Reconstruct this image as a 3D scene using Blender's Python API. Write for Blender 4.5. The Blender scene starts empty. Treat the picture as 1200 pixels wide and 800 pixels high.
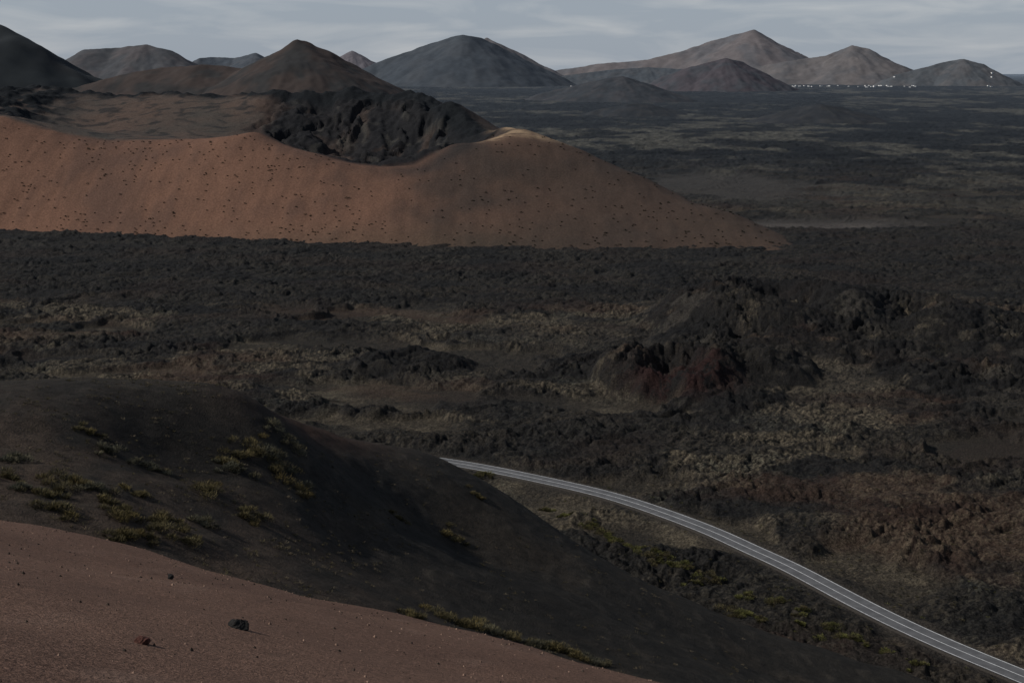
import bpy, math, numpy as np
from mathutils import Vector
R=np.random.RandomState(11)
PERM=R.permutation(4096)
_a=R.rand(4096)*2*math.pi
GX=np.cos(_a).astype(np.float32); GY=np.sin(_a).astype(np.float32)
def perlin(x,y,s=0):
    ca,sa=math.cos(.6+s*.9),math.sin(.6+s*.9)
    x,y=ca*x-sa*y+.37*s,sa*x+ca*y+.71*s
    x0=np.floor(x); y0=np.floor(y)
    fx=(x-x0).astype(np.float32); fy=(y-y0).astype(np.float32)
    xi=x0.astype(np.int64)+s*57; yi=y0.astype(np.int64)+s*131
    u=fx*fx*fx*(fx*(fx*6-15)+10); v=fy*fy*fy*(fy*(fy*6-15)+10)
    pa=PERM[xi&4095]; pb=PERM[(xi+1)&4095]
    def g(p,iy,dx,dy):
        h=PERM[(p+iy)&4095]; return GX[h]*dx+GY[h]*dy
    a=g(pa,yi,fx,fy); b=g(pb,yi,fx-1,fy); c=g(pa,yi+1,fx,fy-1); d=g(pb,yi+1,fx-1,fy-1)
    return ((a+(b-a)*u)+((c+(d-c)*u)-(a+(b-a)*u))*v)*1.5
def fbm(x,y,o=4,s=0):
    r=0;a=1;t=0
    for i in range(o):
        r=r+a*perlin(x,y,s+i*3); t+=a; a*=.5; x=x*2.03+3.1; y=y*2.03+1.7
    return r/t
def ridged(x,y,o=2,s=0):
    r=0;a=1;t=0
    for i in range(o):
        r=r+a*(1-2*np.abs(perlin(x,y,s+i*5))); t+=a; a*=.5; x=x*2.1+7; y=y*2.1+5
    return r/t
def blocks(x,y,o=2,s=0):
    """broken crust: slabs separated by sharp cracks (about -1..1)"""
    r=0;a=1;t=0
    for i in range(o):
        r=r+a*(2*np.minimum(np.abs(perlin(x,y,s+i*5))*2.6,1)-1); t+=a; a*=.55; x=x*2.1+7; y=y*2.1+5
    return r/t
def sst(a,b,x):
    t=np.clip((x-a)/(b-a),0,1); return t*t*(3-2*t)
def mixc(c1,c2,t): return c1*(1-t[...,None])+np.asarray(c2,dtype=np.float32)*t[...,None]
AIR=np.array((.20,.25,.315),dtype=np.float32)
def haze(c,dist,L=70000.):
    """distant ground is paler and bluer: aerial haze painted into the base colour by distance"""
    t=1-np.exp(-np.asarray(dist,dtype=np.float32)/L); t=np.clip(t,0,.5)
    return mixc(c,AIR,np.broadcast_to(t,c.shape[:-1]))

# ---------------------------------------------------------------- materials
def ground_mat(name,layers,bumps,rough=.95,spec=.06):
    m=bpy.data.materials.new(name); m.use_nodes=True; nt=m.node_tree; N=nt.nodes; L=nt.links
    b=N['Principled BSDF']; b.inputs['Roughness'].default_value=rough
    b.inputs['Specular IOR Level'].default_value=spec
    at=N.new('ShaderNodeAttribute'); at.attribute_name='Col'
    tc=N.new('ShaderNodeTexCoord')
    col=at.outputs['Color']
    for sc,st in layers:
        n=N.new('ShaderNodeTexNoise'); n.inputs['Scale'].default_value=sc; n.inputs['Detail'].default_value=3
        n.inputs['Roughness'].default_value=.7
        L.new(tc.outputs['Object'],n.inputs['Vector'])
        mr=N.new('ShaderNodeMapRange'); mr.inputs['From Min'].default_value=.33; mr.inputs['From Max'].default_value=.67
        mr.inputs['To Min'].default_value=1-st; mr.inputs['To Max'].default_value=1+st
        L.new(n.outputs['Fac'],mr.inputs['Value'])
        vm=N.new('ShaderNodeVectorMath'); vm.operation='SCALE'
        L.new(col,vm.inputs[0]); L.new(mr.outputs[0],vm.inputs['Scale']); col=vm.outputs[0]
    L.new(col,b.inputs['Base Color'])
    prev=None
    for sc,dist,st in bumps:
        n=N.new('ShaderNodeTexNoise'); n.inputs['Scale'].default_value=sc; n.inputs['Detail'].default_value=3
        n.inputs['Roughness'].default_value=.7
        L.new(tc.outputs['Object'],n.inputs['Vector'])
        bp=N.new('ShaderNodeBump'); bp.inputs['Distance'].default_value=dist; bp.inputs['Strength'].default_value=st
        L.new(n.outputs['Fac'],bp.inputs['Height'])
        if prev: L.new(prev,bp.inputs['Normal'])
        prev=bp.outputs['Normal']
    if prev: L.new(prev,b.inputs['Normal'])
    return m
def mesh_np(name,co,faces,mat,col=None,smooth=True):
    me=bpy.data.meshes.new(name); n=len(co); k=faces.shape[1]; nf=len(faces)
    me.vertices.add(n); me.vertices.foreach_set('co',np.ascontiguousarray(co,dtype=np.float32).ravel())
    me.loops.add(nf*k); me.loops.foreach_set('vertex_index',np.ascontiguousarray(faces,dtype=np.int32).ravel())
    me.polygons.add(nf); me.polygons.foreach_set('loop_start',np.arange(0,nf*k,k,dtype=np.int32))
    me.polygons.foreach_set('use_smooth',np.full(nf,smooth,dtype=bool))
    me.update(calc_edges=True)
    if col is not None:
        ca=me.color_attributes.new('Col','FLOAT_COLOR','POINT')
        c=np.ones((n,4),dtype=np.float32); c[:,:3]=np.clip(col.reshape(-1,3),0,1); ca.data.foreach_set('color',c.ravel())
    me.materials.append(mat)
    o=bpy.data.objects.new(name,me); bpy.context.scene.collection.objects.link(o); return o
def grid_obj(name,X,Y,Z,mat,col):
    nr,nc=X.shape; co=np.stack([X,Y,Z],-1).reshape(-1,3)
    i=(np.arange(nr-1)[:,None]*nc+np.arange(nc-1)[None,:]).ravel()
    f=np.stack([i,i+1,i+nc+1,i+nc],-1)
    return mesh_np(name,co,f,mat,col)
def rect(x0,x1,dx,y0,y1,dy):
    return np.meshgrid(np.arange(x0,x1,dx),np.arange(y0,y1,dy))

# ---------------------------------------------------------------- road line (metres)
RC=np.array([(-150,606),(-100,601),(-62,590),(-33.3,577),(-14,566),(6.9,551),(33,530),(51,510),(69.7,484),(81.4,463),(92.2,443.5),(105,415),(115.2,394.7),(125,377.8),(137.6,358.8),(156,330),(178,298),(205,262),(240,225)],dtype=float)
def catmull(P,n=14):
    out=[]
    for i in range(1,len(P)-2):
        p0,p1,p2,p3=P[i-1],P[i],P[i+1],P[i+2]
        for t in np.linspace(0,1,n,endpoint=False):
            out.append(.5*((2*p1)+(-p0+p2)*t+(2*p0-5*p1+4*p2-p3)*t*t+(-p0+3*p1-3*p2+p3)*t**3))
    return np.array(out)
ROAD=catmull(RC)
for _ in range(25):
    ROAD[1:-1]=.5*ROAD[1:-1]+.25*(ROAD[:-2]+ROAD[2:])
def road_dist(x,y):
    sh=x.shape; x=x.ravel(); y=y.ravel(); d=np.full(x.shape,1e3)
    m=(x>-170)&(x<260)&(y>210)&(y<640)
    xs=x[m]; ys=y[m]; dm=np.full(xs.shape,1e6)
    P=ROAD[::3]
    for a,b in zip(P[:-1],P[1:]):
        e=b-a; t=np.clip(((xs-a[0])*e[0]+(ys-a[1])*e[1])/(e@e),0,1)
        dm=np.minimum(dm,(xs-a[0]-t*e[0])**2+(ys-a[1]-t*e[1])**2)
    d[m]=np.sqrt(dm); return d.reshape(sh)

# ---------------------------------------------------------------- heights
def plain_z(x,y): return 60*sst(3500,11000,y)
CONES=[(84,735,46,25,16,22,(-.1,-1),1),(124,750,44,15,10,8,(.2,-1),2),(172,905,95,33,24,24,(.35,-1),3),(242,880,85,24,22,19,(-.4,-1),4),
       (205,830,65,9,12,7,(-.2,-1),5),(-57,775,38,7,11,8,(-.2,-1),6),(44,765,34,5,8,3,(.5,-1),7),(140,830,60,11,10,8,(-.5,-1),8),(108,695,32,6,7,3,(.5,-1),9),(305,840,85,13,14,6,(-.5,-1),10),(250,740,60,4,10,3,(-.5,-1),11)]
def spatter(x,y):
    h=np.zeros(x.shape); m=np.zeros(x.shape)
    for cx,cy,Rr,H,rc,dp,br,s in CONES:
        k=(np.abs(x-cx)<Rr*1.6)&(np.abs(y-cy)<Rr*1.6)
        if not k.any(): continue
        xs=x[k]; ys=y[k]
        wx=xs+8*fbm(xs/26,ys/26,4,s); wy=ys+8*fbm(xs/26,ys/26,4,s+20)
        dx=wx-cx; dy=wy-cy; d=np.hypot(dx,dy)
        o=H*np.clip(1-d/Rr,0,1)**1.15*1.3
        o=H*(1-np.exp(-o/H*1.8))
        bl=math.hypot(*br); ex,ey=br[0]/bl,br[1]/bl
        al=dx*ex+dy*ey; ac=np.abs(-dx*ey+dy*ex)
        dip=dp*np.exp(-(d/rc)**2.4)
        g=np.exp(-(ac/(rc*.8))**2)*sst(-rc*.3,rc*.6,al)*np.clip(1-al/Rr,0,1)
        hh=np.maximum(o-dip-.7*dp*g,0)
        h[k]=np.maximum(h[k],hh)+.2*np.minimum(h[k],hh); m[k]=np.maximum(m[k],np.clip(1-d/Rr,0,1))
    return h,m
def rbf_fit(P,c=12.):
    P=np.array(P,dtype=float); n=len(P)
    D=np.sqrt(((P[:,None,:2]-P[None,:,:2])**2).sum(-1)+c*c)
    A=np.zeros((n+3,n+3)); A[:n,:n]=D; A[:n,n]=1; A[:n,n+1:]=P[:,:2]; A[n,:n]=1; A[n+1:,:n]=P[:,:2].T
    w=np.linalg.solve(A,np.r_[P[:,2],0,0,0])
    def f(x,y):
        r=w[n]+w[n+1]*x+w[n+2]*y
        for i in range(n): r=r+w[i]*np.sqrt((x-P[i,0])**2+(y-P[i,1])**2+c*c)
        return r
    return f
HILLPTS=[(-84.6,230,109),(-54,260,101.5),(-36,290,84.7),(-19.5,330,69),(0,335,56),(30.7,325,40),(61,320,29),(95,310,21.4),
 (-62,165,107.8),(-37.6,200,94),(15.8,250,61),(20.5,200,70.6),(-58,205,103),(-17,270,71),(-13.6,215,77.9),(-32,170,97.3),(51.7,270,40.5),
 (-60,115,102),(0,135,92),(35,120,86),(-120,150,112),(-150,220,108),(-110,285,90),
 (-85,430,-2),(-54,430,-8),(-25,440,-12),(0,430,-12),(30,400,-12),(61,372,-9),(95,347,-8),(140,325,-10),
 (-150,450,0),(-240,440,0),(130,290,5),(120,250,25),(100,200,48),(160,250,5),(60,150,78),(-240,250,100),(-240,120,120),(200,120,50),(200,300,-20),(0,500,-30),(-200,500,-30)]
hill_f=rbf_fit(HILLPTS,9)
def hill_z(x,y):
    z=hill_f(x,y)+1.8*fbm(x/38,y/38,3,21)+.4*fbm(x/8,y/8,3,22)
    z=z-3.5*np.exp(-(((x+56)/11)**2+((y-224)/17)**2))+2.0*np.exp(-(((x+50)/9)**2+((y-262)/12)**2))
    z=z-2.0*np.exp(-(((x+26)/9)**2+((y-235)/25)**2))
    return z
def fore_z(x,y):
    e=48.6-.83*x+1.2*fbm(x/14,y/14,2,31)
    s=e-y
    z=139.6+.09*x
    w=1.6
    sp=.5*(s+np.sqrt(s*s+w*w)); sn=.5*(s-np.sqrt(s*s+w*w))
    return z+.37*sp+.66*sn+.32+.25*fbm(x/9,y/9,3,33)+.03*fbm(x/1.2,y/1.2,3,34)

RIM=[(-587,1650,110),(-395,1620,85.8),(-285,1600,94.6),(-212,1550,73.8),(-146,1530,61),(-101,1535,62.5),(-66,1580,81.5),(-5,1625,92),(6,1660,96),(-10,1705,96),(-75,1820,117.6),(-123,1900,130),(-215,1930,133),(-311,1950,132),(-461,2000,131),(-638,2000,137),(-700,1940,134),(-660,1780,118)]
CR=RIM+[(-440,1780,84),(-560,1800,88),(-330,1740,72),(-220,1680,38),(-150,1640,32),(-120,1720,45),(-200,1800,60),(-60,1670,60),(-330,1850,98),(-450,1900,112),(-600,1900,112),(-110,1800,80),
 (-522,1447,0),(-420,1420,0),(-300,1385,0),(-200,1350,0),(-79.5,1322,0),(30,1305,0),(130,1292,0),(210,1288,0),(262,1290,0),
 (76,1600,75.7),(137,1530,52),(223,1430,20.8),(-300,1480,46),(-450,1530,50),(-150,1430,30),(-30,1460,42),(50,1480,45),(130,1400,24),(0,1380,19),
 (290,1350,-6),(290,1450,-10),(240,1550,-4),(180,1660,10),(120,1750,22),(60,1850,35),(-30,2000,60),(250,1800,-12),(150,2000,-10),
 (-700,1450,5),(-900,1500,15),(-900,1700,110),(-900,2000,120),(-700,2200,80),(-400,2200,75),(-100,2150,60),(100,2200,-10),(-400,2500,0),(-900,2500,20),(0,2500,-25),
 (-300,1200,-45),(0,1200,-35),(250,1180,-35),(-600,1250,-45),(-900,1300,-40),(400,1300,-35),(400,1700,-35),(350,2200,-35)]
crat_f=rbf_fit(CR,9)
def inside_rim(x,y):
    ins=np.zeros(x.shape,bool); dm=np.full(x.shape,1e9)
    n=len(RIM)
    for i in range(n):
        ax,ay=RIM[i][:2]; bx,by=RIM[(i+1)%n][:2]
        c=((ay>y)!=(by>y))&(x<(bx-ax)*(y-ay)/(by-ay+1e-9)+ax); ins^=c
        ex,ey=bx-ax,by-ay; t=np.clip(((x-ax)*ex+(y-ay)*ey)/(ex*ex+ey*ey),0,1)
        dm=np.minimum(dm,(x-ax-t*ex)**2+(y-ay-t*ey)**2)
    d=np.sqrt(dm); return np.where(ins,d,-d)

# ================================================================= LAVA FIELD (one sheet to the horizon)
r=[170.]
while r[-1]<320: r.append(r[-1]*1.006)
while r[-1]<1800: r.append(r[-1]*1.0019)
while r[-1]<4000: r.append(r[-1]*1.003)
while r[-1]<9000: r.append(r[-1]*1.006)
while r[-1]<90000: r.append(r[-1]*1.015)
r=np.array(r); th=np.radians(np.linspace(-30,30,1400))
RR,TT=np.meshgrid(r,th,indexing='ij')
X=RR*np.sin(TT); Y=-30+RR*np.cos(TT)
del TT
def lava(X,Y,RR):
    big=fbm(X/170,Y/170,3,1)
    wa=fbm(X/60,Y/60,3,61); wb=fbm(X/60,Y/60,3,62)
    Xw=X+26*wa; Yw=Y+26*wb
    flow=fbm(Xw/120+.5*big,Yw/85,6,2)
    chan=np.abs(fbm((X+40*wb)/210,(Y+40*wa)/150,3,27))           # winding flow channels and levees
    foot=sst(-26,-8,hill_f(X,Y))*(Y<640)
    sp,sm=spatter(X,Y)
    far=sst(1300,3000,RR)
    rough=np.clip(sst(-.2,.0,flow)+.7*sst(930,1050,Y)*(1-sst(1450,1650,Y))+sm*1.2+(1-sst(.02,.06,chan)),0,1)
    apron=np.exp(-(((X-150)/150)**2+((Y-800)/130)**2))*(1-sst(.02,.2,sm))*sst(-.35,.1,fbm(X/50,Y/50,4,66))
    rough=rough*(1-.5*apron)
    ash=np.exp(-(((X-330)/110)**2+((Y-1530)/55)**2))+.7*np.exp(-(((X-310)/160)**2+((Y-2050)/330)**2))
    ash=np.clip(ash*1.5+.45*fbm(X/60,Y/60,4,8),0,1); ash=sst(.4,.8,ash)
    rough=rough*(1-ash)*(1-.85*foot)
    a=ridged(Xw/34,Yw/28,3,3); b=blocks((X+6*wa)/17,(Y+6*wb)/15,3,4); c=fbm(X/5.5,Y/5,2,5)*1.6; d=perlin(X/1.5,Y/1.5,6)
    u=(X+30*wa)*.42-(Y+30*wb)*.91; v_=(X+30*wa)*.91+(Y+30*wb)*.42
    pr=ridged(u/13,v_/62,2,32)                                   # pressure ridges across the flow
    n1=1-sst(3500,9000,RR); n2=1-sst(2200,5000,RR); n3=1-sst(900,2200,RR)
    mod=.6+.9*sst(-.3,.4,fbm(X/45,Y/45,2,67))                    # some crust is shattered, some nearly whole
    rr=.2+.8*rough
    det=rr*(1.3*a*n1+mod*(1.2*b*n2+.75*c*n3+.5*d*n3)+1.3*pr*n2)+sm*(.9*b+.9*c+.6*d)
    lev=np.exp(-((chan-.05)/.02)**2)*(1-foot)
    z=2.2*big+2.2*rough+1.3*lev+det+sp+plain_z(X,Y)-1.8
    z=z+far*(7*fbm(X/500,Y/500,4,12)+4*ridged(X/90,Y/90,2,29))*(1-sst(7000,16000,RR))
    rd=road_dist(X,Y)
    k=1-sst(6,17,rd); z=z*(1-k)+(.1+.25*det*sst(4.8,8,rd))*k
    t=np.clip(.5+.5*(a*.25+b*.35+pr*.3+c*.3*n3+d*.35*n3),0,1)
    bz=fbm(Xw/170,Yw/100,6,14)
    blackness=np.clip(sst(940,1040,Y+90*big)*(1-sst(1500,1800,Y))+.95*sst(.02,.16,bz)+.9*(1-sst(.03,.07,chan)),0,1)
    lich=sst(-.2,.12,fbm(Xw/70,Yw/42,5,15))*(1-.85*blackness)
    fine=perlin(X/2.1+9,Y/1.9,18)+.8*perlin(X/.95,Y/.85,19)
    speck=sst(.05,.55,fine)*n3
    col=np.empty(X.shape+(3,),np.float32); col[:]=(.0056,.0053,.0050)
    col=mixc(col,(.0120,.0108,.0094),sst(.35,.6,t))
    col=mixc(col,(.047,.038,.026),sst(.45,.75,t)*lich)
    col=mixc(col,(.030,.0245,.0175),(1-rough)*(1-.6*blackness)*.85)
    col=mixc(col,(.066,.054,.037),(1-rough)*sst(.0,.3,fbm(X/26,Y/20,5,28))*(1-blackness)*.75)
    col=mixc(col,(.105,.086,.058),speck*lich*(.35+.35*rough))
    gg=sst(.0,.4,fbm(Xw/40,Yw/40,4,68)); col=mixc(col,(.062,.062,.047),speck*gg*(1-.8*blackness)*.5)
    col=mixc(col,(.0042,.0040,.0038),sst(.05,.55,-fine)*n3*(.4+.6*rough)*.88)
    warm=sst(.0,.35,fbm(X/110,Y/70,4,20)+.2*sst(60,200,X)*(1-sst(560,700,Y)))*(1-.7*blackness); col=mixc(col,(.032,.0180,.0120),warm*.55*sst(.25,.6,t))
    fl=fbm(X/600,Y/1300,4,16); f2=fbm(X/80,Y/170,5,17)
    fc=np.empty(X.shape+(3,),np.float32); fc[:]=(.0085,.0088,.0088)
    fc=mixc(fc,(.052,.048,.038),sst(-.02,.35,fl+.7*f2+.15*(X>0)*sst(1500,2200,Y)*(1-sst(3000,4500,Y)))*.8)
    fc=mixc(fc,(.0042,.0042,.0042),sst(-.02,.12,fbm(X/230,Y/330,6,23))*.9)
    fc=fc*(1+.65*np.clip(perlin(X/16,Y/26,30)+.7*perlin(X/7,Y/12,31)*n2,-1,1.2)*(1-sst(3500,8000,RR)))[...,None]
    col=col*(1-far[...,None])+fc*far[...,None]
    col=mixc(col,(.034,.030,.026),ash*.75)
    spot=np.exp(-(((X-330)/75)**2+((Y-1520)/32)**2)); col=mixc(col,(.066,.057,.050),np.clip(spot*1.6,0,1)*.8*sst(-.5,.1,f2))
    col=mixc(col,(.044,.037,.028),apron*.6*sst(-.4,.3,fine+b*.4))
    cs=sst(.02,.12,sm)
    col=mixc(col,(.0072,.0064,.0057),cs*.88*sst(-.5,.0,fbm(X/18,Y/18,4,25)))
    col=mixc(col,(.030,.026,.021),cs*sst(.12,.3,fbm(X/34,Y/34,4,26))*.7)
    red=np.exp(-((((X-88)/27)**2+((Y-713)/24)**2))**1.5)*sst(-.3,.15,fbm(X/14,Y/14,4,24)+.3*fine)
    col=mixc(col,(.0185,.0078,.0062),np.clip(red*1.4,0,1)*.85)
    col=mixc(col,(.015,.0125,.0105),foot*.8)
    col=mixc(col,(.030,.025,.020),(1-sst(5,10,rd))*.8)
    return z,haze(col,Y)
Z,C=lava(X,Y,RR)
m_lava=ground_mat('lava_rock_ground',[(1.3,.7)],[(1.2,.9,.9)])
grid_obj('lava_field_ground',X,Y,Z,m_lava,C)
del X,Y,Z,C,RR

# ================================================================= CRATER
GX0=2.0
X,Y=rect(-930,360,GX0,1230,2420,GX0)
D=inside_rim(X,Y)
wv=fbm(X/40,Y/40,3,41)
w=sst(-4,14,D+5*fbm(X/25,Y/25,3,40))
rock=w*sst(-345,-300,X+20*wv); grey=w-rock
gul=fbm(X/16+.3*fbm(X/60,Y/60,2,39),Y/110,3,38)
Z=crat_f(X,Y)
Xw=X+35*fbm(X/90,Y/90,4,41); Yw=Y+35*fbm(X/90,Y/90,4,60)
rg=fbm(Xw/110,Yw/150,6,42); cl=sst(-.06,.05,fbm(Xw/60,Yw/80,6,65))   # cliffs and benches
zr=Z+26*rg+9*cl-5+5*fbm(X/12,Y/12,4,43)
rk=rock*sst(0,30,D)
Z=Z*(1-rk)+zr*rk+grey*(1.6*fbm(Xw/30,Yw/20,4,44))+(1.6*fbm(X/45,Y/45,3,45)+.9*gul)*(1-w)
crest=np.exp(-((D-3)/18)**2)*sst(1700,1780,Y)*np.maximum(sst(-.35,.0,fbm(X/60,Y/60,3,46)),sst(-330,-300,X))
crest=np.maximum(crest,sst(-560,-640,X)*sst(1700,1760,Y)*sst(-.4,.1,fbm(X/40,Y/40,3,46)))
Z=Z+crest*(3+11*fbm(X/26,Y/26,5,47))
C=np.empty(X.shape+(3,),np.float32); C[:]=(.112,.058,.036)
v=fbm(X/120,Y/120,4,48)
C=mixc(C,(.068,.038,.026),sst(-.2,.5,v+.4*gul)*.8)
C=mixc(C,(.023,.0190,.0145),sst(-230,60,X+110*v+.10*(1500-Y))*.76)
C=mixc(C,(.052,.034,.023),sst(120,220,X+60*v)*(1-sst(1380,1460,Y))*.5)
C=mixc(C,(.044,.034,.022),(1-sst(1310,1400,Y+.1*X))*.5*(1-sst(-100,100,X)))
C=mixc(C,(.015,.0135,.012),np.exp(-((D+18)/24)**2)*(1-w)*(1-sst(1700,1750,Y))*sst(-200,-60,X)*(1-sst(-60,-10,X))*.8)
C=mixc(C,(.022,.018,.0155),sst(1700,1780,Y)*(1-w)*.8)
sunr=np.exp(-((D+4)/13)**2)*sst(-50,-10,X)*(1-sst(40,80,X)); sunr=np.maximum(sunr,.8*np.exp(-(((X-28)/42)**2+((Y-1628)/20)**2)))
C=mixc(C,(.27,.19,.115),np.clip(sunr*sst(-.5,.2,fbm(X/20,Y/14,3,53))*1.2,0,1)*.8)  # tan rim path, its sunlit brightness painted into the colour
C=mixc(C,(.038,.035,.029),grey*np.clip(.8+.4*v,0,1)*.95)
C=mixc(C,(.012,.0115,.0105),grey*sst(.02,.3,fbm(Xw/26,Yw/18,5,56))*.75)
C=mixc(C,(.0052,.0050,.0048),rock*.97)
C=mixc(C,(.034,.0235,.0175),rock*(1-cl)*sst(-.1,.2,fbm(Xw/45,Yw/70,5,49))*.85)
C=mixc(C,(.046,.041,.033),rock*sst(.14,.35,fbm(Xw/24,Yw/34,5,54))*.5)
C=mixc(C,(.0042,.0042,.0040),np.clip(crest*1.6,0,1))
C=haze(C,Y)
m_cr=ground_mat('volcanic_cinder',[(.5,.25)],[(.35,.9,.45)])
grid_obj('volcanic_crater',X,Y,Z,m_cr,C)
CZ=Z; DIN=D
def crat_z(x,y):
    fx=(x+930)/GX0; fy=(y-1230)/GX0; i=int(fx); j=int(fy); a=fx-i; b=fy-j
    return CZ[j,i]*(1-a)*(1-b)+CZ[j,i+1]*a*(1-b)+CZ[j+1,i]*(1-a)*b+CZ[j+1,i+1]*a*b

# ================================================================= DARK HILLSIDE
X,Y=rect(-235,195,.55,60,480,.55)
Z=hill_z(X,Y)
rl=fbm(X/3.2+.5*fbm(X/9,Y/9,2,57),Y/9,3,58)
Z=Z+.2*rl
v=fbm(X/30,Y/30,4,51); v2=fbm(X/8,Y/16,4,52)
C=np.empty(X.shape+(3,),np.float32); C[:]=(.0185,.0165,.0140)
C=mixc(C,(.032,.0255,.0190),sst(-.05,.5,v+.5*v2)*.8)
C=mixc(C,(.044,.037,.029),sst(.1,.5,rl)*.45)
C=mixc(C,(.048,.034,.025),(1-sst(20,75,np.hypot((X+58)*1.0,(Y-168)*.8)))*.75*sst(-.6,.3,v2))
C=mixc(C,(.042,.024,.017),np.exp(-((X+42-.35*(Y-280))/7)**2)*np.exp(-((Y-285)/26)**2)*.8)
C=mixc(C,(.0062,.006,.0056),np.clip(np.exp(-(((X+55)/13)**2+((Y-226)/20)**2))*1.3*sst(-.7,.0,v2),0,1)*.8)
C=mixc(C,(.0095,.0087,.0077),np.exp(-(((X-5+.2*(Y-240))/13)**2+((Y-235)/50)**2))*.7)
m_hill=ground_mat('dark_volcanic_ash',[(.6,.3),(5,.45)],[(2.2,.3,1.0)])
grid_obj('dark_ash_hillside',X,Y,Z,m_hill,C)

# ================================================================= FOREGROUND SLOPE
X,Y=rect(-75,60,.18,-25,130,.18)
Z=fore_z(X,Y)
v=fbm(X/12,Y/12,4,61)
C=np.empty(X.shape+(3,),np.float32); C[:]=(.122,.073,.053)
C=mixc(C,(.086,.051,.038),sst(-.3,.5,v)*.7)
C=mixc(C,(.165,.108,.082),sst(.2,.6,fbm(X/2.5,Y/6,4,62))*.5)
C=mixc(C,(.05,.032,.025),sst(.3,.6,fbm(X/1.2+4,Y/3,4,63))*.4)
m_fore=ground_mat('red_cinder_gravel',[(9,.4),(45,.45)],[(16,.08,.9)])
grid_obj('red_gravel_slope',X,Y,Z,m_fore,C)

# ================================================================= HILLS
m_mt=ground_mat('hill_ash',[(.015,.12)],[])
def hill(name,dist,prof,colr,col2=None,k=.52,amp=1.0,n=(260,170),gs=1.0,wk=.03):
    P=np.array([(b*.001*dist,dist,160+e*.001*dist) for b,e in prof],float)
    P[:,1]+=np.sin(np.arange(len(P))*1.7+dist)*dist*.004
    base=plain_z(0,np.array(dist))-25
    hm=P[:,2].max()-base; ext=hm/k+50
    x=np.linspace(P[:,0].min()-ext,P[:,0].max()+ext,n[0]); y=np.linspace(dist-ext,dist+ext,n[1])
    X,Y=np.meshgrid(x,y)
    sc=hm*.6*gs
    Wx=X+sc*.18*fbm(X/sc,Y/sc,3,71); Wy=Y+sc*.18*fbm(X/sc,Y/sc,3,72)
    Z=np.full(X.shape,-1e9); wd=hm*wk
    D=np.full(X.shape,1e9)
    for a,b in zip(P[:-1],P[1:]):
        ex,ey=b[0]-a[0],b[1]-a[1]; t=np.clip(((Wx-a[0])*ex+(Wy-a[1])*ey)/(ex*ex+ey*ey),0,1)
        d=np.hypot(Wx-a[0]-t*ex,Wy-a[1]-t*ey); z=a[2]+(b[2]-a[2])*t-k*(np.sqrt(d*d+wd*wd)-wd)
        D=np.where(z>Z,d,D); Z=np.maximum(Z,z)
    ip=int(np.argmax(P[:,2])); ang=np.arctan2(Y-P[ip,1],X-P[ip,0]); rad=np.hypot(X-P[ip,0],Y-P[ip,1])/hm
    g=fbm(ang*3.2+3,rad*.7,4,73)*sst(.1,.6,rad)
    Z=Z+amp*hm*.035*g*sst(0,hm*.5,D)+amp*hm*.014*fbm(X/sc*3,Y/sc*3,4,74)
    Z=np.maximum(Z,base-10)
    C=np.empty(X.shape+(3,),np.float32); C[:]=colr
    if col2 is not None: C=mixc(C,col2,sst(-.2,.3,fbm(X/sc,Y/sc,5,75)+.6*g))
    C=C*(.58+.2*g[...,None])
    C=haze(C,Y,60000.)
    return grid_obj(name,X,Y,Z,m_mt,C)
hill('volcanic_hill',3500,[(-470,60),(-420,56),(-387,43),(-352,33),(-337.5,23),(-323,14.4),(-305,4),(-290.6,-1.7),(-264,-8.7)],(.020,.021,.018),(.032,.028,.023),k=.6)
hill('volcanic_cone',3000,[(-330,-18),(-305,-11.5),(-282,-4),(-246.5,2.9),(-211,5.5),(-185,2.9),(-170,7.5),(-158,14),(-150,20),(-146,22.2),(-141,21),(-132,16.5),(-111.5,4),(-82,-12.7)],(.060,.040,.029),(.032,.027,.022),n=(520,360),k=.52,gs=.5,wk=.008,amp=.6)
hill('volcanic_hill',9000,[(-317,-1.7),(-305,9.8),(-293.5,15.6),(-273,16.7),(-252,19),(-238,15.6),(-220,5.2),(-200,-5.8)],(.055,.045,.036),(.080,.057,.044))
hill('volcanic_hill',10000,[(-226,0),(-214,9.8),(-205.5,10.4),(-191,9.8),(-176,13.3),(-167,8.7),(-152.6,0)],(.04,.042,.045),(.05,.045,.042))
hill('volcanic_hill',11000,[(-103,2.9),(-94,6.3),(-64.6,16.7),(-40,24),(-32.3,25.4),(-23.5,23.6),(0,13.3),(23.5,1.7),(38,-7)],(.022,.021,.019),(.032,.029,.025),amp=.6)
hill('volcanic_hill',13500,[(-30,15),(-23.5,20.2),(-17.6,23.5),(0,15.6),(23.5,4),(32,-1.7)],(.14,.105,.08),(.11,.082,.066))
hill('volcanic_hill',15000,[(-120,7.5),(-110,14.8),(-102.7,10.4),(-94,6.3)],(.13,.09,.08))
hill('volcanic_hill',14000,[(23.5,0),(58.7,5.8),(94,8.7),(117,14.4),(135,20.2),(158,26.8),(164,28.8),(169,27),(176,23),(199.6,11.5),(211,5.8)],(.15,.105,.080),(.095,.072,.058),wk=.015)
hill('volcanic_hill',12500,[(164,2.9),(188,7.5),(217,11.5),(231,16.5),(235,18.5),(243.6,16.2),(270,4),(282,.6)],(.140,.105,.080),(.090,.070,.055),wk=.015)
hill('volcanic_hill',11000,[(264,-1.7),(282,2.9),(305,8.2),(311,9.2),(323,5.8),(340,-4.6)],(.055,.050,.042),(.080,.065,.052))
hill('cinder_cone',9000,[(105.6,-2.9),(123,4),(147,9.8),(158.5,7.5),(182,-4)],(.055,.031,.027),(.036,.028,.025))
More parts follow.
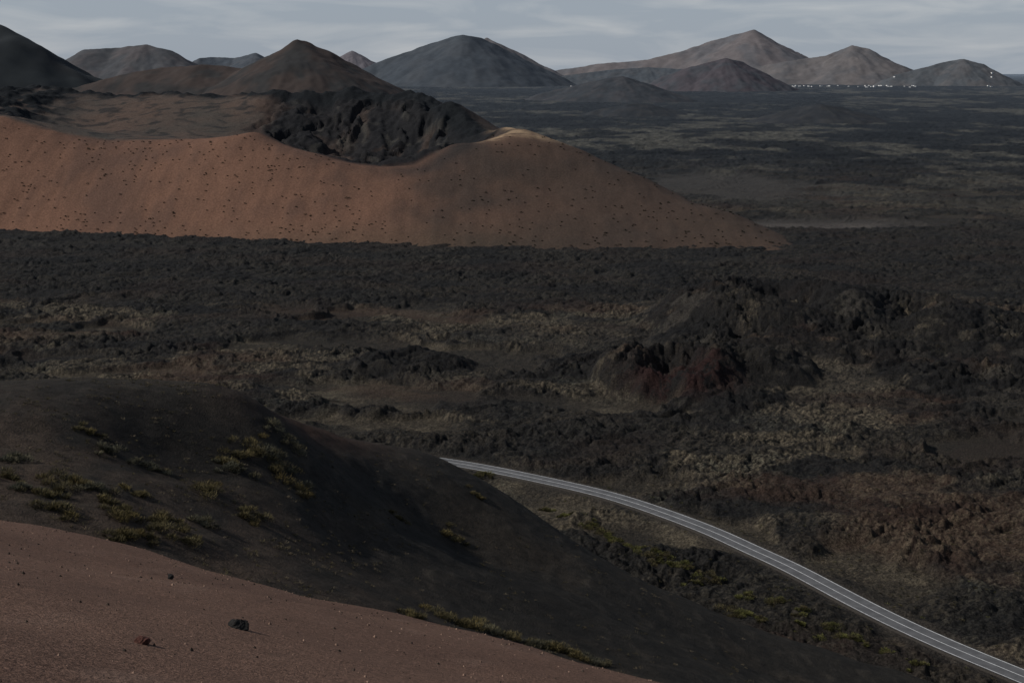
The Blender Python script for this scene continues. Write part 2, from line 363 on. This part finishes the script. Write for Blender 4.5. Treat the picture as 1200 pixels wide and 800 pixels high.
hill('volcanic_hill',7000,[(23.5,-13.3),(47,-8),(68,-3.5),(76,-2.5),(82,-4),(94,-8),(117,-15.4)],(.024,.022,.020),(.038,.031,.027),k=.35)
hill('volcanic_hill',12000,[(29,-3),(70,2),(94,3.5),(123,2),(150,-3)],(.038,.037,.033),(.055,.048,.040))
hill('lava_mound',4600,[(190,-26),(205,-22.5),(214,-21.5),(226,-23),(240,-28)],(.018,.016,.015),(.03,.026,.022),k=.3,n=(160,100))
hill('lava_mound',5200,[(60,-25),(80,-21.5),(92,-21),(110,-25)],(.018,.017,.016),(.03,.026,.022),k=.3,n=(160,100))

# ================================================================= ROAD
def strip(name,off0,off1,z0,z1,mat,parent=None):
    P=ROAD; T=np.gradient(P,axis=0); T/=np.linalg.norm(T,axis=1)[:,None]; Nn=np.stack([-T[:,1],T[:,0]],1)
    A=P+Nn*off0; B=P+Nn*off1; n=len(P)
    co=np.zeros((2*n,3)); co[0::2,:2]=A; co[0::2,2]=z0; co[1::2,:2]=B; co[1::2,2]=z1
    i=np.arange(n-1)*2; f=np.stack([i,i+2,i+3,i+1],-1)
    o=mesh_np(name,co,f,mat,np.full((2*n,3),.5),False)
    if parent: o.parent=parent
    return o
def simple_mat(name,c,rough=.9,scale=2,var=.2):
    m=bpy.data.materials.new(name); m.use_nodes=True; nt=m.node_tree;N=nt.nodes;L=nt.links
    b=N['Principled BSDF']; b.inputs['Roughness'].default_value=rough; b.inputs['Specular IOR Level'].default_value=.2
    n=N.new('ShaderNodeTexNoise'); n.inputs['Scale'].default_value=scale; n.inputs['Detail'].default_value=4
    tc=N.new('ShaderNodeTexCoord'); L.new(tc.outputs['Object'],n.inputs['Vector'])
    r_=N.new('ShaderNodeValToRGB'); r_.color_ramp.elements[0].position=.3; r_.color_ramp.elements[1].position=.7
    r_.color_ramp.elements[0].color=tuple(x*(1-var) for x in c)+(1,); r_.color_ramp.elements[1].color=tuple(min(1,x*(1+var)) for x in c)+(1,)
    L.new(n.outputs['Fac'],r_.inputs['Fac']); L.new(r_.outputs['Color'],b.inputs['Base Color']); return m
road=strip('asphalt_road',-4.3,4.3,.62,.62,simple_mat('asphalt',(.075,.075,.077),.9,.35,.22))
m_sh=simple_mat('road_shoulder_gravel',(.028,.024,.02),.95,2,.3)
strip('shoulder_1',-6.2,-4.3,-.4,.5,m_sh,road); strip('shoulder_2',4.3,6.2,.5,-.4,m_sh,road)
m_pt=simple_mat('white_road_paint',(.55,.55,.54),.8,.8,.25)
strip('edge_line_1',-3.97,-3.77,.628,.628,m_pt,road); strip('edge_line_2',3.77,3.97,.628,.628,m_pt,road); strip('centre_line',-.10,.10,.628,.628,m_pt,road)

# ================================================================= SHRUBS
rs=np.random.RandomState(5)
bpy.context.view_layer.update(); dg=bpy.context.evaluated_depsgraph_get()
def ground_at(x,y):
    ok,loc,nn,ix,ob,mt=bpy.context.scene.ray_cast(dg,Vector((x,y,3000)),Vector((0,0,-1)))
    return loc.z if ok else None
def clump(cx,cy,cz,rad,ht,n,col,bw,bl):
    ph=rs.rand(n)*2*math.pi; rr=np.sqrt(rs.rand(n)); ed=1+.25*np.sin(ph*3+rs.rand()*6)+.15*np.sin(ph*5+rs.rand()*6)
    bx=cx+rr*rad*ed*np.cos(ph); by=cy+rr*rad*ed*np.sin(ph)
    bz=cz+ht*np.sqrt(np.clip(1-rr*rr,0,1))*(.15+.75*rs.rand(n))
    dirx=np.cos(ph)*(.25+.8*rr)+rs.randn(n)*.35; diry=np.sin(ph)*(.25+.8*rr)+rs.randn(n)*.35; dirz=.55+.5*rs.rand(n)
    L=np.sqrt(dirx**2+diry**2+dirz**2); l=bl*(.6+.8*rs.rand(n))/L
    tx=bx+dirx*l; ty=by+diry*l; tz=bz+dirz*l
    a2=rs.rand(n)*2*math.pi; wx=np.cos(a2)*bw*.5; wy=np.sin(a2)*bw*.5
    V=np.empty((n,3,3)); V[:,0]=np.stack([bx-wx,by-wy,bz],-1); V[:,1]=np.stack([bx+wx,by+wy,bz+rs.randn(n)*bw*.3],-1); V[:,2]=np.stack([tx,ty,tz],-1)
    c=np.asarray(col)[None,:]*(.35+1.1*rs.rand(n))[:,None]
    C=np.repeat(c[:,None,:],3,1); C[:,2]*=1.25
    return V.reshape(-1,3),C.reshape(-1,3)
def leafmat(name):
    m=bpy.data.materials.new(name); m.use_nodes=True; N=m.node_tree.nodes; L=m.node_tree.links
    b=N['Principled BSDF']; b.inputs['Roughness'].default_value=.85; b.inputs['Specular IOR Level'].default_value=.1
    at=N.new('ShaderNodeAttribute'); at.attribute_name='Col'; L.new(at.outputs['Color'],b.inputs['Base Color']); return m
m_leaf=leafmat('dry_shrub_leaves')
def mass(name,parts):
    V=np.concatenate([p[0] for p in parts]); C=np.concatenate([p[1] for p in parts])
    return mesh_np(name,V,np.arange(len(V)).reshape(-1,3),m_leaf,C,False)
def hz(x,y): return float(hill_z(np.array([float(x)]),np.array([float(y)]))[0])
OL=(.062,.052,.026); YG=(.076,.074,.024); DR=(.105,.085,.056); GR=(.056,.055,.040)
big=[(-69,191,1.5),(-66,181,1.3),(-63,177,1),(-60,177,1.4),(-60,184,2),(-56,184,1.7),(-62,210,1.6),(-47,208,2.1),(-47,182,1.8),(-43,189,1.5),
 (-48,229,1.7),(-44,234,3),(-41,253,2.6),(-40,240,3),(-43,241,2.8),(-38,235,2.4),(-46,226,2.2),(-39,205,1.9),(-11,275,2.2),(-57,169,1.6),(-43,175,2),(-53,180,1.2),(-48,167,1.4),
 (-14,190,1.3),(-10,205,2.2),(-7,206,2.4),(-4,206,2.0),(-1,206,2.2),(3,205,1.8),(6,204,1.9),(9,203,1.6),(12,203,1.6),(-55,212,1.3),(-66,215,1.2),(-8,302,1.2),(-22,262,1),(-50,175,1.7),(-46,171,1.5),(-52,189,1.1)]
parts=[]
for x,y,s in big:
    base=np.array([OL,OL,GR][rs.randint(3)]); s*=1.15
    for j in range(9):
        ox,oy=rs.randn(2)*s*.75; q=s*(.24+.38*rs.rand()); X_=x+ox; Y_=y+oy
        col=base*(.6+.7*rs.rand())+np.array((.024,.014,0))*rs.rand()**2
        parts.append(clump(X_,Y_,hz(X_,Y_)-.05,q,q*1.0,int(190*q+60),col,.08,.45))
mass('hillside_shrubs',parts)
parts=[]
n=0
while n<900:
    x=rs.uniform(-80,-22); y=rs.uniform(150,265)
    if n>680: x=rs.uniform(-30,50); y=rs.uniform(190,310)
    q=float(fbm(np.array([x/11.]),np.array([y/11.]),3,81)[0])
    if q<.05 and rs.rand()>.15: continue
    n+=1; s=.2+.5*rs.rand()**1.5
    parts.append(clump(x,y,hz(x,y)-.02,s,s*.7,32,np.array(DR if rs.rand()<.5 else OL)*(.45+.5*rs.rand()),.07,.28))
mass('dry_grass_tufts',parts)
low=[(28,494,2.6),(33,486,2.2),(39,474,2.6),(44,462,2.4),(48,453,3),(53,443,3),(57,438,2),(63,432,2.8),(66.5,403,3),(69,399,2.2),(79,408,2.4),(92.5,388,3.2),(95,384,2.4),(105,374,2),(-10,556,3),(-13,552,2.4),(20,503,2.2),(110,365,1.6),(99,380,1.6),(36,480,2),(50,449,2.2),(73,395,1.6),(84,392,1.4),(14,515,2),(58,428,1.8),(72,415,1.8),(86,400,1.7)]
parts=[]
for x,y,s in low:
    s*=1.15
    for j in range(8):
        ox,oy=rs.randn(2)*s*.65; q=s*(.3+.35*rs.rand()); X_=x+ox; Y_=y+oy
        if float(road_dist(np.array([X_]),np.array([Y_]))[0])<6.5: continue
        z=ground_at(X_,Y_)
        parts.append(clump(X_,Y_,z-.15,q,q*.95,int(150*q+60),np.array(YG if rs.rand()<.6 else OL)*(.55+.7*rs.rand()),.13,.55))
k=0
while k<320:
    X_=rs.uniform(20,200); Y_=rs.uniform(330,560)
    rd=float(road_dist(np.array([X_]),np.array([Y_]))[0])
    if rd<7 or rs.rand()>math.exp(-rd/30.)+.05: continue
    k+=1; q=.3+.5*rs.rand()
    parts.append(clump(X_,Y_,ground_at(X_,Y_)-.1,q,q*.7,40,np.array(YG if rs.rand()<.3 else OL)*(.35+.5*rs.rand()),.12,.4))
mass('roadside_shrubs',parts)
parts=[]; n=0
while n<760:
    x=rs.uniform(-640,250); y=rs.uniform(1290,1650)
    i=int((x+930)/GX0); j=int((y-1230)/GX0)
    if DIN[j,i]>-6: continue
    z=crat_z(x,y)
    if z<2: continue
    g=.25+.5*math.exp(-z/18.)+.35*(x<-150)
    if rs.rand()>g: continue
    q=float(fbm(np.array([x/70.]),np.array([y/70.]),2,83)[0])
    if q<-.12 and rs.rand()<.75: continue
    n+=1; s=.45+1.25*rs.rand()**2.4
    parts.append(clump(x,y,z-.1,s,s*.9,34,(.012,.013,.008),.6,.8))
mass('crater_slope_shrubs',parts)

# ================================================================= LOOSE ROCKS
import bmesh
m_rock=simple_mat('basalt_clinker',(.012,.011,.010),.95,30,.5)
m_rrock=simple_mat('red_scoria',(.05,.02,.015),.95,30,.4)
def rock_obj(x,y,s,mat,seed):
    bm=bmesh.new(); bmesh.ops.create_icosphere(bm,subdivisions=4,radius=1)
    rr=np.random.RandomState(seed); P=np.array([v.co[:] for v in bm.verts])
    f=np.ones(len(P))
    for k in range(9):
        d=rr.randn(3); d/=np.linalg.norm(d); h=.55+.35*rr.rand(); dot=P@d
        f=np.minimum(f,np.where(dot>1e-3,h/np.maximum(dot,1e-3),9))
    n3=fbm(P[:,0]*2.5+seed+P[:,2]*1.7,P[:,1]*2.5+P[:,2]*2.1,4,seed)
    f=f*(1+.3*n3)
    P=P*f[:,None]*np.array([1,.8,.68])*s
    for v,p in zip(bm.verts,P): v.co=p
    me=bpy.data.meshes.new('lava_rock'); bm.to_mesh(me); bm.free(); me.materials.append(mat)
    o=bpy.data.objects.new('lava_rock',me); bpy.context.scene.collection.objects.link(o)
    z=float(fore_z(np.array([float(x)]),np.array([float(y)]))[0]); o.location=(x,y,z+s*.35); o.rotation_euler=(0,.15,seed)
rock_obj(-5.0,24.7,.21,m_rock,3); rock_obj(-10.6,42,.15,m_rock,5); rock_obj(-5.35,19.4,.125,m_rrock,9)
n=2600; x=rs.uniform(-32,9,n); y=rs.uniform(12,72,n); s=.010+.03*rs.rand(n)**4+.0003*y
z=fore_z(x,y)
oct_=np.array([(1,0,0),(-1,0,0),(0,1,0),(0,-1,0),(0,0,1),(0,0,-1)],float)
V=oct_[None]*(.6+.7*rs.rand(n,6,1))*s[:,None,None]+np.stack([x,y,z+s*.3],-1)[:,None,:]
F=np.array([(0,2,4),(2,1,4),(1,3,4),(3,0,4),(2,0,5),(1,2,5),(3,1,5),(0,3,5)])
F=(F[None]+6*np.arange(n)[:,None,None]).reshape(-1,3)
cc=np.where((rs.rand(n)<.45)[:,None],np.array([[.035,.026,.02]]),np.array([[.17,.11,.08]]))*(.6+.8*rs.rand(n,1))
mesh_np('gravel_stones',V.reshape(-1,3),F,m_leaf,np.repeat(cc[:,None],6,1),False)

# ================================================================= VILLAGE
m_wh=simple_mat('white_limewash',(.75,.74,.72),.8,.2,.08); m_win=simple_mat('dark_window',(.03,.03,.035),.4,1,.1); m_roof=simple_mat('flat_roof',(.45,.40,.36),.9,.5,.1)
def house(x,y,z,w,d,h,parent,i):
    bm=bmesh.new()
    def box(x0,x1,y0,y1,z0,z1,mi):
        vs=[bm.verts.new(p) for p in [(x0,y0,z0),(x1,y0,z0),(x1,y1,z0),(x0,y1,z0),(x0,y0,z1),(x1,y0,z1),(x1,y1,z1),(x0,y1,z1)]]
        for f in [(0,3,2,1),(4,5,6,7),(0,1,5,4),(1,2,6,5),(2,3,7,6),(3,0,4,7)]:
            fc=bm.faces.new([vs[j] for j in f]); fc.material_index=mi
    box(-w/2,w/2,-d/2,d/2,-3,h,0); box(-w/2-.3,w/2+.3,-d/2-.3,d/2+.3,h+.003,h+.5,2)
    k=int(w//4)
    for j in range(k):
        cx=-w/2+(j+.5)*w/k; box(cx-.6,cx+.6,-d/2-.05,-d/2+.05,1,2.4,1)
    me=bpy.data.meshes.new('house_%d'%i); bm.to_mesh(me); bm.free()
    for m in (m_wh,m_win,m_roof): me.materials.append(m)
    o=bpy.data.objects.new('house_%d'%i,me); bpy.context.scene.collection.objects.link(o); o.location=(x,y,z); o.rotation_euler=(0,0,rs.uniform(-.5,.5)); o.parent=parent
vil=bpy.data.objects.new('white_village',None); bpy.context.scene.collection.objects.link(vil)
i=0
for bm_,em,n,sb in [(83,1,7,5),(199,-3.5,10,7),(214,-4,5,6),(252,-5,12,16),(270,-5,8,12),(45,-4,3,6),(330,-6,4,6),(235,-6,5,12)]:
    for k in range(n):
        y=10800+rs.uniform(-900,300) if em<0 else 11700+rs.uniform(-150,50); x=(bm_+rs.randn()*sb*.5)*.001*y
        z=ground_at(x,y)
        if z is None: continue
        house(x,y,z,rs.uniform(8,18),rs.uniform(8,12),rs.uniform(3.5,6),vil,i); i+=1

# ================================================================= WORLD
sc=bpy.context.scene
to_sun=np.array([-.74,-.10,.58]); to_sun/=np.linalg.norm(to_sun)
el=math.asin(to_sun[2]); az=math.atan2(to_sun[0],to_sun[1])
w=bpy.data.worlds.new('World'); sc.world=w; w.use_nodes=True; nt=w.node_tree; N=nt.nodes; L=nt.links
bg=N['Background']; sky=N.new('ShaderNodeTexSky'); sky.sky_type='NISHITA'; sky.sun_disc=False
sky.sun_elevation=el; sky.sun_rotation=az; sky.altitude=200; sky.dust_density=1.0
tc=N.new('ShaderNodeTexCoord'); mp=N.new('ShaderNodeMapping'); mp.inputs['Scale'].default_value=(10,10,60)
L.new(tc.outputs['Generated'],mp.inputs['Vector'])
cn=N.new('ShaderNodeTexNoise'); cn.inputs['Scale'].default_value=1; cn.inputs['Detail'].default_value=7; cn.inputs['Distortion'].default_value=.6; L.new(mp.outputs[0],cn.inputs['Vector'])
cr=N.new('ShaderNodeMapRange'); cr.inputs['From Min'].default_value=.45; cr.inputs['From Max'].default_value=.70
L.new(cn.outputs['Fac'],cr.inputs['Value'])
cc=N.new('ShaderNodeMix'); cc.data_type='RGBA'; L.new(cr.outputs[0],cc.inputs['Factor']); cc.inputs['A'].default_value=(4.5,5.2,6.2,1); cc.inputs['B'].default_value=(6.5,6.9,7.5,1)
# the pale veil of haze and cloud thins out overhead
sx=N.new('ShaderNodeSeparateXYZ'); L.new(tc.outputs['Generated'],sx.inputs[0])
vr=N.new('ShaderNodeMapRange'); vr.inputs['From Min'].default_value=.06; vr.inputs['From Max'].default_value=.45; vr.inputs['To Min'].default_value=.84; vr.inputs['To Max'].default_value=.25
L.new(sx.outputs['Z'],vr.inputs['Value'])
mx=N.new('ShaderNodeMix'); mx.data_type='RGBA'; L.new(vr.outputs[0],mx.inputs['Factor']); L.new(sky.outputs[0],mx.inputs['A']); L.new(cc.outputs['Result'],mx.inputs['B'])
L.new(mx.outputs['Result'],bg.inputs['Color']); bg.inputs['Strength'].default_value=.07
sl=bpy.data.lights.new('sun','SUN'); sl.energy=4.2; sl.angle=math.radians(1.5); sl.color=(1,.955,.89)
so=bpy.data.objects.new('sun',sl); sc.collection.objects.link(so)
so.rotation_euler=Vector(to_sun).to_track_quat('Z','Y').to_euler(); so.location=(-300,-100,600)

cam=bpy.data.cameras.new('camera'); co=bpy.data.objects.new('camera',cam); sc.collection.objects.link(co)
cam.lens=50; cam.sensor_width=36; cam.clip_start=.5; cam.clip_end=200000
co.location=(0,0,160); co.rotation_euler=(math.radians(90-10.7),0,0); sc.camera=co
sc.view_settings.view_transform='Standard'; sc.view_settings.look='None'; sc.view_settings.exposure=0
